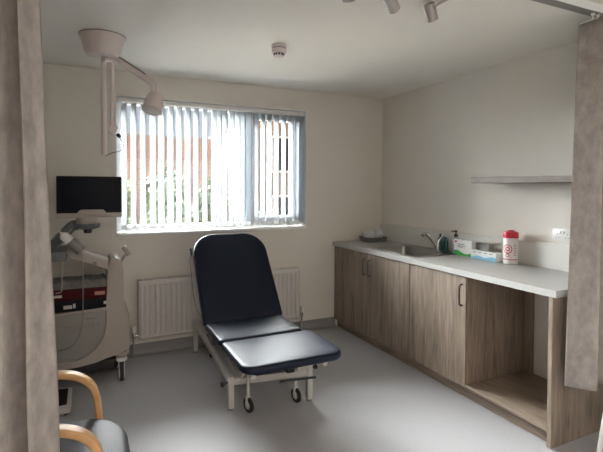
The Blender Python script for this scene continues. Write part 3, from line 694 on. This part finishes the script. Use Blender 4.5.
# ------------------------------------------------------------------ scales on floor
s = thing('weighing_scale', (-.2, 3.3, 0), 'black topped weighing scale with pale rim on the floor behind the armchair', 'scale')
bm = bmnew(); prism(bm, rrect(-.40, 3.20, -.10, 3.53, .012), XY, .018, .05, .004, 2); obj('base', bm, mat('scale_rim', (.55, .52, .49), .4), s)
bm = bmnew(); prism(bm, rrect(-.388, 3.255, -.125, 3.515, .01), XY, .050, .054, .001, 1); obj('platform_mat', bm, BLACK, s)
for x in (-.38, -.13):
    for y in (3.23, 3.5):
        bm = bmnew(); cyl(bm, (x, y, 0), (x, y, .02), .014); obj('foot', bm, RUBBER, s)

# ------------------------------------------------------------------ ultrasound machine
um = thing('ultrasound_machine', (0, 3.75, 0), 'beige wheeled ultrasound machine with raised monitor by the back wall', 'ultrasound machine')
body = [(-.56, .555), (.137, .565), (.139, .86), (.142, .90), (.158, .928), (.185, .936), (.215, .93), (.236, .905), (.243, .86), (.248, .60), (.254, .545), (.280, .53), (.288, .49), (.292, .26), (.27, .225), (.19, .22), (.13, .195), (.05, .172), (-.06, .158), (-.18, .155), (-.42, .16), (-.53, .20), (-.575, .30), (-.58, .5)]
bm = bmnew(); prism(bm, body, XZ, 3.60, 3.93, .012, 3); bd = obj('body', bm, MACH, um, angle=40)
bm = bmnew()
pan = [(-.54, .545), (.122, .550), (.121, .46), (.105, .37), (.06, .29), (-.01, .235), (-.08, .212), (-.16, .21), (-.3, .215), (-.45, .24), (-.53, .32)]
prism(bm, pan, XZ, 3.592, 3.602, .003, 2); pn = obj('side_cover', bm, PANELM, um)
for dx in (0, -.014):
    bm = bmnew(); tube(bm, [(.124+dx, 3.595, .55), (.123+dx, 3.595, .46), (.106+dx, 3.595, .37), (.06+dx, 3.595, .288-dx), (-.01, 3.595, .234-dx), (-.08, 3.595, .211-dx), (-.16, 3.595, .22-dx), (-.24, 3.595, .255-dx), (-.29, 3.595, .32)], .0032, 8); obj('groove', bm, GREYP, pn)
cu = bpy.data.curves.new('maker_text', 'FONT'); cu.body = 'TOSHIBA'; cu.size = .058; cu.extrude = .001; cu.align_x = 'LEFT'; cu.space_character = 1.15
to = bpy.data.objects.new('maker_text', cu); COL.objects.link(to); dg = bpy.context.evaluated_depsgraph_get(); me = bpy.data.meshes.new_from_object(to.evaluated_get(dg)); bpy.data.objects.remove(to)
bm = bmnew(); bm.from_mesh(me); bpy.data.meshes.remove(me)
for v in bm.verts: v.co = Vector((-.155+v.co.x*.92, 3.5915-v.co.z, .425+v.co.y+v.co.x*.06))
obj('maker_name', bm, mat('faint_print', (.22, .185, .18), .5), pn, smooth=False)
bm = bmnew(); prism(bm, rrect(-.02, .50, .05, .512, .004), XZ, 3.5905, 3.593); box(bm, (-.17, 3.588, .515), (-.158, 3.593, .527)); obj('catch', bm, GREYP, pn)
# base + castors
bm = bmnew(); prism(bm, rrect(-.5, 3.63, .22, 3.90, .06), XY, .10, .17, .01, 2); obj('chassis', bm, BLACK, um)
for x, y in ((.232, 3.655), (.232, 3.90), (-.46, 3.655), (-.46, 3.90)):
    bm = bmnew(); lathe(bm, [(0, .19), (.05, .19), (.056, .20), (.056, .225), (.045, .24), (.015, .245), (0, .245)], (x, y, 0)); cyl(bm, (x, y, .10), (x, y, .195), .025)
    cs = obj('castor', bm, MACH, um)
    bm = bmnew(); lathe(bm, [(0, .145), (.038, .145), (.042, .15), (.040, .172), (0, .18)], (x, y, 0)); obj('castor_collar', bm, WHITE, cs)
    bm = bmnew(); lathe(bm, [(0, -.014), (.045, -.014), (.052, -.008), (.052, .008), (.045, .014), (0, .014)], (x, y-.03, .052), (1, 0, 0)); box(bm, (x-.016, y-.034, .06), (x+.016, y+.02, .145), .004); obj('wheel', bm, RUBBER, cs)
    for s_ in (-1, 1):
        bm = bmnew(); lathe(bm, [(0, 0), (.04, 0), (.038, .006), (0, .008)], (x+s_*.0145, y-.03, .052), (s_, 0, 0)); beam(bm, (x+s_*.019, y-.03, .055), (x+s_*.019, y-.01, .15), .03, .004, (0, 1, 0)); obj('wheel_cover', bm, WHITE, cs)
# slab arm and console
bm = bmnew(); prism(bm, [(.14, .955-.02), (-.06, 1.02), (-.12, 1.035), (-.135, 1.01), (-.12, .975), (-.07, .945), (.14, .855)], XZ, 3.56, 3.70, .01, 3); obj('console_arm', bm, MACH, um)
bm = bmnew(); box(bm, (.035, 3.5545, .895), (.062, 3.562, .925)); obj('warning_label', bm, [GREYP], um)
bm = bmnew(); prism(bm, [(-.13, .955), (-.50, .955), (-.52, .985), (-.50, 1.01), (-.13, 1.02)], XZ, 3.46, 3.86, .01, 3); obj('keyboard_console', bm, BLUEG, um)
# handle at right
bm = bmnew(); tube(bm, [(.225, 3.66, .88), (.245, 3.64, .925), (.262, 3.62, .955)], .010, 12); cyl(bm, (.285, 3.60, .955), (.245, 3.60, 1.02), .018); h = obj('rear_handle', bm, MACH, um)
# monitor arm
bm = bmnew(); sweep(bm, catmull([(-.30, 3.70, .99), (-.235, 3.70, 1.03), (-.17, 3.70, 1.10), (-.10, 3.70, 1.175), (-.06, 3.70, 1.185)], 8), rsec(.07, .075, .02), (0, 1, 0)); obj('monitor_arm', bm, BLUEG, um)
bm = bmnew(); tube(bm, [(-.215, 3.64, 1.005), (-.16, 3.62, 1.07), (-.10, 3.62, 1.165)], .004, 8); obj('arm_trim', bm, MACH, um)
bm = bmnew(); lathe(bm, [(0, 0), (.05, 0), (.085, .012), (.092, .03), (.088, .042), (0, .044)], (-.0, 3.66, 1.155), seg=36); obj('swivel_base', bm, BLUEG, um)
bm = bmnew(); cyl(bm, (.005, 3.62, 1.130), (.005, 3.62, 1.158), .026, .03); obj('swivel_knob', bm, BLACK, um)
bm = bmnew(); lathe(bm, [(0, 0), (.072, 0), (.074, .03), (.07, .055), (.05, .065), (0, .066)], (.0, 3.66, 1.199), seg=36); obj('swivel_head', bm, MACH, um)
# monitor (y face 3.6)
bm = bmnew(); prism(bm, rrect(-.195, 1.243, .237, 1.543, .008), XZ, 3.60, 3.645, .005, 2); cyl(bm, (.02, 3.645, 1.35), (.02, 3.70, 1.35), .05); box(bm, (-.03, 3.66, 1.24), (.03, 3.70, 1.36), .01); mo = obj('monitor', bm, mat('monitor_bezel', (.012, .011, .012), .5, spec=.12), um)
bm = bmnew(); box(bm, (-.168, 3.5975, 1.296), (.212, 3.6005, 1.526), .001, 1); obj('screen', bm, SCREEN, mo)
bm = bmnew(); prism(bm, rrect(-.197, 1.243, .239, 1.277, .006), XZ, 3.588, 3.62, .004, 2); obj('bottom_bezel', bm, MACH, mo)
bm = bmnew(); prism(bm, [(-.075, 1.262), (-.05, 1.295), (-.035, 1.302), (.105, 1.302), (.118, 1.293), (.135, 1.268), (.12, 1.262)], XZ, 3.562, 3.592, .005, 2); obj('bezel_handle', bm, MACH, mo)
# cables
for k, pth in enumerate(([(-.145, 3.50, 1.0), (-.155, 3.49, .90), (-.16, 3.50, .78), (-.165, 3.52, .735), (-.20, 3.53, .725)], [(-.03, 3.50, .985), (-.028, 3.48, .85), (-.028, 3.48, .62), (-.035, 3.48, .50), (-.07, 3.48, .39), (-.13, 3.50, .335), (-.22, 3.54, .32)])):
    bm = bmnew(); tube(bm, pth, .0038, 8); obj('cable', bm, MACH if k == 0 else GREYP, um)
# bottle holder
ax0 = Vector((-.168, 3.45, 1.158)); dd = Vector((.137, 0, -.145)).normalized()
bm = bmnew(); lathe(bm, [(0, .01), (.033, .01), (.033, 0), (.036, 0), (.040, .02), (.036, .095), (.028, .10), (0, .10)], ax0+dd*.09, dd); beam(bm, ax0+dd*.14+Vector((0, .02, 0)), ax0+dd*.14+Vector((0, .12, -.02)), .03, .03, (1, 0, 0)); obj('bottle_holder', bm, GREYP, um)
gb = thing('gel_bottle', ax0+dd*.1, 'white gel bottle tipped in its holder below the monitor', 'bottle')
bm = bmnew(); lathe(bm, [(0, .098), (.026, .098), (.031, .088), (.031, .035), (.022, .022), (.015, .020)], ax0, dd); lathe(bm, [(.015, .020), (.013, .02), (.012, .012)], ax0, dd); obj('bottle_body', bm, WHITE, gb)
bm = bmnew(); lathe(bm, [(0, -.008), (.004, -.006), (.010, .018), (.013, .022), (0, .022)], ax0, dd); obj('nozzle', bm, mat('nozzle_plastic', (.62, .5, .46), .4), gb)
# boxes on the machine's shelf
bx = thing('document_box', (-.2, 3.74, .567), 'black flat box with small white label under the dark red one', 'box')
bm = bmnew(); box(bm, (-.50, 3.608, .567), (.134, 3.86, .647), .003); obj('box_body', bm, NAVYB, bx)
bm = bmnew(); box(bm, (-.155, 3.6055, .588), (-.100, 3.608, .613)); box(bm, (-.094, 3.6055, .590), (-.078, 3.608, .622)); obj('box_label', bm, LABEL, bx, smooth=False)
bm = bmnew(); box(bm, (.108, 3.6055, .600), (.130, 3.608, .622)); obj('box_label', bm, LABEL, bx, smooth=False)
bx = thing('document_box', (-.2, 3.74, .648), 'dark red flat box with a printed label, stacked on the black box', 'box')
bm = bmnew(); box(bm, (-.50, 3.606, .648), (.134, 3.855, .728), .003); obj('box_body', bm, REDB, bx)
bm = bmnew(); box(bm, (.048, 3.6035, .672), (.118, 3.606, .698)); obj('box_label', bm, mat('pink_label', (.42, .20, .16), .6), bx, smooth=False)
bm = bmnew(); box(bm, (-.23, 3.6035, .674), (-.165, 3.606, .692)); obj('box_label', bm, LABEL, bx, smooth=False)
bm = bmnew(); nx, ny = 40, 14; rows = []
def hgt(x, y): return .785-.02*((x-.1)*-1)*.6 + .006*math.sin(x*43+y*30)+.004*math.sin(x*97-y*51)
topv = [[bm.verts.new((-.50+.63*i/nx, 3.612+.22*j/ny, hgt(-.50+.63*i/nx, j/ny)-(.02 if j in (0, ny) or i in (0, nx) else 0))) for j in range(ny+1)] for i in range(nx+1)]
botv = [[bm.verts.new((-.50+.63*i/nx, 3.612+.22*j/ny, .7285)) for j in range(ny+1)] for i in range(nx+1)]
for i in range(nx):
    for j in range(ny):
        bm.faces.new((topv[i][j], topv[i+1][j], topv[i+1][j+1], topv[i][j+1])); bm.faces.new((botv[i][j], botv[i][j+1], botv[i+1][j+1], botv[i+1][j]))
for i in range(nx):
    bm.faces.new((topv[i][0], botv[i][0], botv[i+1][0], topv[i+1][0])); bm.faces.new((topv[i][ny], topv[i+1][ny], botv[i+1][ny], botv[i][ny]))
for j in range(ny):
    bm.faces.new((topv[0][j], topv[0][j+1], botv[0][j+1], botv[0][j])); bm.faces.new((topv[nx][j], botv[nx][j], botv[nx][j+1], topv[nx][j+1]))
tag(obj('folded_cover', bm, TOWEL, angle=50), 'rumpled grey paper cover folded on top of the dark red box', 'cover')

# ------------------------------------------------------------------ ceiling examination lamp
la = thing('examination_lamp', (.1, 3.22, H), 'ceiling mounted examination lamp with jointed arm and small white head', 'lamp')
bm = bmnew(); lathe(bm, [(0, -.135), (.075, -.135), (.098, -.128), (.110, -.112), (.135, -.02), (.142, 0), (0, 0)], (.10, 3.22, H), seg=48); obj('ceiling_mount', bm, LAMPW, la)
bm = bmnew(); lathe(bm, [(.136, -.001), (.144, -.001), (.144, -.006), (.138, -.006)], (.10, 3.22, H), seg=48); obj('mount_rim', bm, GREYP, la)
bm = bmnew(); lathe(bm, [(0, 0), (.016, 0), (.018, .02), (.018, .645), (0, .645)], (.105, 3.20, 1.675)); obj('down_tube', bm, LAMPW, la)
bm = bmnew(); tube(bm, [(.158, 3.24, 2.315), (.156, 3.24, 2.1), (.152, 3.24, 1.86)], .012, 12); obj('hanging_arm', bm, LAMPW, la)
bm = bmnew(); cyl(bm, (.158, 3.215, 1.845), (.158, 3.265, 1.845), .026); cyl(bm, (.14, 3.24, 1.83), (.185, 3.24, 1.87), .014); cyl(bm, (.105, 3.22, 1.86), (.155, 3.235, 1.86), .010); obj('elbow_joint', bm, LAMPW, la)
bm = bmnew(); cyl(bm, (.188, 3.22, 1.815), (.20, 3.21, 1.80), .012); obj('cable_plug', bm, BLACK, la)
bm = bmnew(); tube(bm, [(.195, 3.21, 1.80), (.215, 3.20, 1.765), (.222, 3.20, 1.735), (.20, 3.20, 1.705), (.15, 3.20, 1.69), (.11, 3.20, 1.668)], .0025, 8); obj('power_cable', bm, BLACK, la)
bm = bmnew(); cyl(bm, (.10, 3.18, 2.29), (.185, 3.26, 2.32), .018); cyl(bm, (.16, 3.2, 2.325), (.16, 3.27, 2.325), .022); obj('shoulder_joint', bm, LAMPW, la)
bm = bmnew(); beam(bm, (.165, 3.22, 2.325), (.395, 3.20, 2.185), .030, .044, (0, 1, 0)); obj('spring_arm', bm, LAMPW, la)
bm = bmnew(); beam(bm, (.185, 3.2032, 2.331), (.36, 3.1855, 2.225), .002, .010, (0, 1, 0)); obj('arm_groove', bm, GREYP, la)
bm = bmnew(); cyl(bm, (.395, 3.17, 2.18), (.395, 3.225, 2.18), .022); cyl(bm, (.40, 3.2, 2.17), (.408, 3.2, 2.10), .010); tube(bm, [(.385, 3.2, 2.185), (.425, 3.2, 2.18), (.43, 3.2, 2.13), (.405, 3.2, 2.10)], .005, 8); obj('wrist_joint', bm, LAMPW, la)
hc = Vector((.413, 3.18, 2.035)); hd = Vector((-.22, -.30, -.80)).normalized()
bm = bmnew(); lathe(bm, [(0, -.075), (.03, -.073), (.050, -.062), (.056, -.045), (.064, .045), (.066, .062), (.060, .066), (.058, .056), (0, .052)], hc, hd, 40); hdn = obj('lamp_head', bm, LAMPW, la)
bm = bmnew(); lathe(bm, [(0, 0), (.055, 0), (.053, .006), (0, .008)], hc+hd*.056, hd); obj('lamp_lens', bm, mat('lamp_lens_plastic', (.7, .68, .66), .25), hdn)
bm = bmnew(); q = hc-hd*.07+Vector((0, -.02, 0)); cyl(bm, q+hd*.02, q-hd*.004, .014); obj('lamp_switch', bm, BLACK, hdn)

# smoke detector
sd = thing('smoke_detector', (1.203, 2.88, H), 'round smoke detector on the ceiling left of the spotlights', 'smoke detector')
bm = bmnew(); lathe(bm, [(0, 0), (.050, 0), (.052, -.006), (.052, -.02), (.046, -.022), (0, -.022)], (1.203, 2.88, H), seg=36); obj('base', bm, LAMPW, sd)
bm = bmnew(); lathe(bm, [(0, -.022), (.046, -.022), (.048, -.024), (.048, -.028), (0, -.028)], (1.203, 2.88, H), seg=36); obj('vent_ring', bm, BLACK, sd)
bm = bmnew(); lathe(bm, [(0, -.028), (.050, -.028), (.050, -.052), (.042, -.060), (0, -.060)], (1.203, 2.88, H), seg=36); obj('cover', bm, LAMPW, sd)
bm = bmnew()
for k in range(10): a = 2*PI*k/10; box(bm, (1.203+.033*math.cos(a)-.004, 2.88+.033*math.sin(a)-.004, H-.076), (1.203+.033*math.cos(a)+.004, 2.88+.033*math.sin(a)+.004, H-.058))
obj('sensor_fins', bm, BLACK, sd)
bm = bmnew(); lathe(bm, [(0, -.074), (.038, -.074), (.038, -.078), (.03, -.083), (0, -.083)], (1.203, 2.88, H)); obj('sensor_cap', bm, LAMPW, sd)

# ceiling spotlights on a bar
sl = thing('spotlight_bar', (1.4, 1.80, H), 'ceiling spotlight bar with cylindrical grey heads at the top of the picture', 'ceiling light')
bm = bmnew(); box(bm, (1.02, 1.62, H-.022), (1.72, 1.68, H), .004); obj('bar', bm, SPOTM, sl)
def spot(top, bot, r=.031):
    top = Vector(top); bot = Vector(bot); d = (bot-top).normalized(); Ln = (bot-top).length
    bm = bmnew(); lathe(bm, [(0, 0), (r*.85, 0), (r, .006), (r, Ln-.002), (r*.94, Ln), (r*.86, Ln-.006), (r*.8, Ln-.02), (0, Ln-.02)], top, d, 32); h = obj('spotlight_head', bm, SPOTM, sl)
    bm = bmnew(); lathe(bm, [(0, 0), (r*.78, 0), (0, .004)], bot-d*.019, d, 24); obj('bulb', bm, GREYP, h)
    bm = bmnew(); mid = top+d*Ln*.3; cyl(bm, mid, (mid.x, 1.65, mid.z+.004), .008); cyl(bm, (mid.x, 1.65, mid.z), (mid.x, 1.65, H-.02), .009); obj('stem', bm, SPOTM, h)
spot((1.115, 1.83, 2.43), (1.126, 1.84, 2.352)); spot((1.34, 1.83, 2.425), (1.418, 1.87, 2.372)); spot((1.610, 1.84, 2.428), (1.655, 1.86, 2.352)); 

# trolley leg at right edge
tl = thing('folding_trolley', (2.6, 1.2, 0), 'white tubular trolley leg at the extreme right edge below the curtain', 'trolley')
for (x0, y0_, x1, y1_) in ((2.475, 1.455, 2.42, 1.33), (2.575+.30, 1.46, 2.74, 1.315), (2.575, .98, 2.47, 1.10), (2.875, .98, 2.76, 1.10)):
    bm = bmnew(); tube(bm, [(x0, y0_, .03), (x0+(x1-x0)*.3, y0_+(y1_-y0_)*.3, .25), (x0+(x1-x0)*.5, y0_+(y1_-y0_)*.5, .40)], .013, 14); l_ = obj('leg', bm, WHITE, tl)
    bm = bmnew(); lathe(bm, [(0, 0), (.016, 0), (.018, .01), (.016, .035), (0, .036)], (x0, y0_, 0)); obj('ferrule', bm, CHROME, l_)
bm = bmnew(); prism(bm, rrect(2.425, 1.03, 2.83, 1.40, .02), XY, .39, .41, .004, 2); obj('tray', bm, WHITE, tl)

# ------------------------------------------------------------------ outside
GRASS = mat('grass', (.045, .05, .03), .95, noise=.3, nscale=3)
PAVE = mat('bounce_paving', (.74, .70, .64), .9, noise=.08, nscale=2)
BR0 = brick('low_bounce_brick', (.10, .05, .035), (.08, .04, .03), (.12, .10, .09), 4.0)
BR1 = brick('house_brick', (.34, .22, .18), (.27, .19, .16), (.36, .32, .29), 3.0)
BR2 = brick('pier_brick', (.40, .20, .15), (.30, .15, .11), (.48, .42, .38), 5.0)
RENDER = mat('cream_render', (.24, .225, .20), .9, noise=.05, nscale=2)
TILE = mat('roof_tiles', (.26, .155, .115), .85, noise=.25, nscale=8)
LEAF = mat('leaves', (.075, .105, .055), .7, noise=.4, nscale=6)
BARK = mat('bark', (.08, .06, .045), .9)
DARKG = mat('dark_glazing', (.02, .025, .03), .15)
bm = bmnew()
for a, b, c_, d in ((-5, WX0, -.2, 5.2), (WX1, 8, -.2, 5.2), (WX0, WX1, -.2, WZ0-.03), (WX0, WX1, WZ1, 5.2)): box(bm, (a, 4.411, c_), (b, 4.50, d))
struct('wall_outside', bm, BR0, smooth=False)  # unseen dark brick layer, added to cut light bounced onto the houses
bm = bmnew(); box(bm, (-30, 4.45, -.4), (45, 60, -.2)); struct('ground', bm, GRASS, smooth=False)
bm = bmnew(); box(bm, (-12, 4.5, -.2), (3.5, 8.0, -.17)); tag(obj('bounce_slab', bm, PAVE, smooth=False), 'pale paving added out of view to bounce daylight onto the ceiling', 'paving', kind='structure')  # unseen pale slab, added to bounce skylight up to the ceiling
h = thing('house', (2, 15, -.2), 'brick house with tile-hung upper storey seen through the left of the blind', 'house')
bm = bmnew(); box(bm, (-1, 15, -.2), (3.9, 20, 2.35)); obj('wall', bm, BR1, h, smooth=False)
bm = bmnew(); box(bm, (-1.1, 14.96, 2.35), (4.0, 20, 3.05)); obj('tile_hung_storey', bm, brick('hung_tiles', (.36, .21, .16), (.28, .17, .135), (.20, .15, .13), 6.0), h, smooth=False)
bm = bmnew(); box(bm, (-1.15, 14.9, 3.05), (4.05, 20.1, 3.12)); obj('flat_roof', bm, RENDER, h, smooth=False)
for x in (-.4, 1.6):
    bm = bmnew(); box(bm, (x, 14.95, .6), (x+1.1, 15.02, 1.8)); wf = obj('window', bm, UPVC, h)
    bm = bmnew(); box(bm, (x+.07, 14.93, .67), (x+1.03, 14.96, 1.73)); obj('pane', bm, DARKG, wf, smooth=False)
h = thing('house', (6, 12, -.2), 'pale rendered house with dark window behind the middle of the blind', 'house')
bm = bmnew(); box(bm, (4.25, 12, -.2), (7.9, 18, 3.15)); obj('wall', bm, RENDER, h, smooth=False)
bm = bmnew(); box(bm, (4.15, 11.85, 3.15), (8.0, 18.1, 3.35)); obj('roof', bm, TILE, h, smooth=False)
for x, z in ((4.75, 1.9), (4.75, .2)):
    bm = bmnew(); box(bm, (x, 11.94, z), (x+.85, 12.02, z+1.05)); wf = obj('window', bm, UPVC, h)
    for k in (0, 1):
        bm = bmnew(); box(bm, (x+.06+.39*k, 11.92, z+.06), (x+.40+.39*k, 11.95, z+.99)); obj('pane', bm, DARKG, wf, smooth=False)
bm = bmnew(); box(bm, (6.0, 11.96, -.2), (6.7, 12.01, 3.1)); obj('brick_panel', bm, BR1, h, smooth=False)
bm = bmnew(); box(bm, (3.62, 7.4, -.2), (4.75, 7.8, 2.45)); box(bm, (3.58, 7.35, 2.45), (4.79, 7.85, 2.52)); tag(obj('brick_wall', bm, BR2, smooth=False), 'pinkish brick garden wall seen through the right of the blind', 'wall')
def foliage(bm, c, r, n, rnd, s=.07):
    for _ in range(n):
        d = Vector((rnd.gauss(0, 1), rnd.gauss(0, 1), rnd.gauss(0, 1))).normalized() * rnd.uniform(.55, 1.0)
        p = Vector((c[0]+d.x*r[0], c[1]+d.y*r[1], c[2]+d.z*r[2])); a = Vector((rnd.gauss(0, 1), rnd.gauss(0, 1), rnd.gauss(0, 1))).normalized(); b = a.orthogonal().normalized()
        l, w_ = s*rnd.uniform(.7, 1.3), s*.45
        V = [bm.verts.new(p), bm.verts.new(p+a*l*.5+b*w_), bm.verts.new(p+a*l), bm.verts.new(p+a*l*.5-b*w_)]; bm.faces.new(V)
for i, (x, y, rx, rz, zc, lab) in enumerate(((.35, 8.6, .42, 1.15, .85, 'leafy green bush outside at the far left of the window'), (1.32, 8.4, .44, 1.05, .80, 'leafy green bush outside, second from the left'), (2.28, 8.8, .42, .95, .7, 'leafy green bush outside, third from the left'), (3.15, 9.0, .38, .6, .4, 'small green bush outside behind the middle of the blind'))):
    rnd = random.Random(i+3); b = thing('bush', (x, y, -.2), lab, 'bush', 'bushes outside the window')
    bm = bmnew(); foliage(bm, (x, y, zc), (rx, .5, rz), 1900, rnd, .12); obj('foliage', bm, LEAF, b, smooth=False)
    bm = bmnew()
    for k in range(5): a = k*1.26; tube(bm, [(x+.04*math.cos(a), y+.04*math.sin(a), -.2), (x+.1*math.cos(a), y+.1*math.sin(a), zc*.5), (x+.3*rx*math.cos(a), y+.3*math.sin(a), zc+rz*.4)], .012, 6)
    obj('stems', bm, BARK, b)
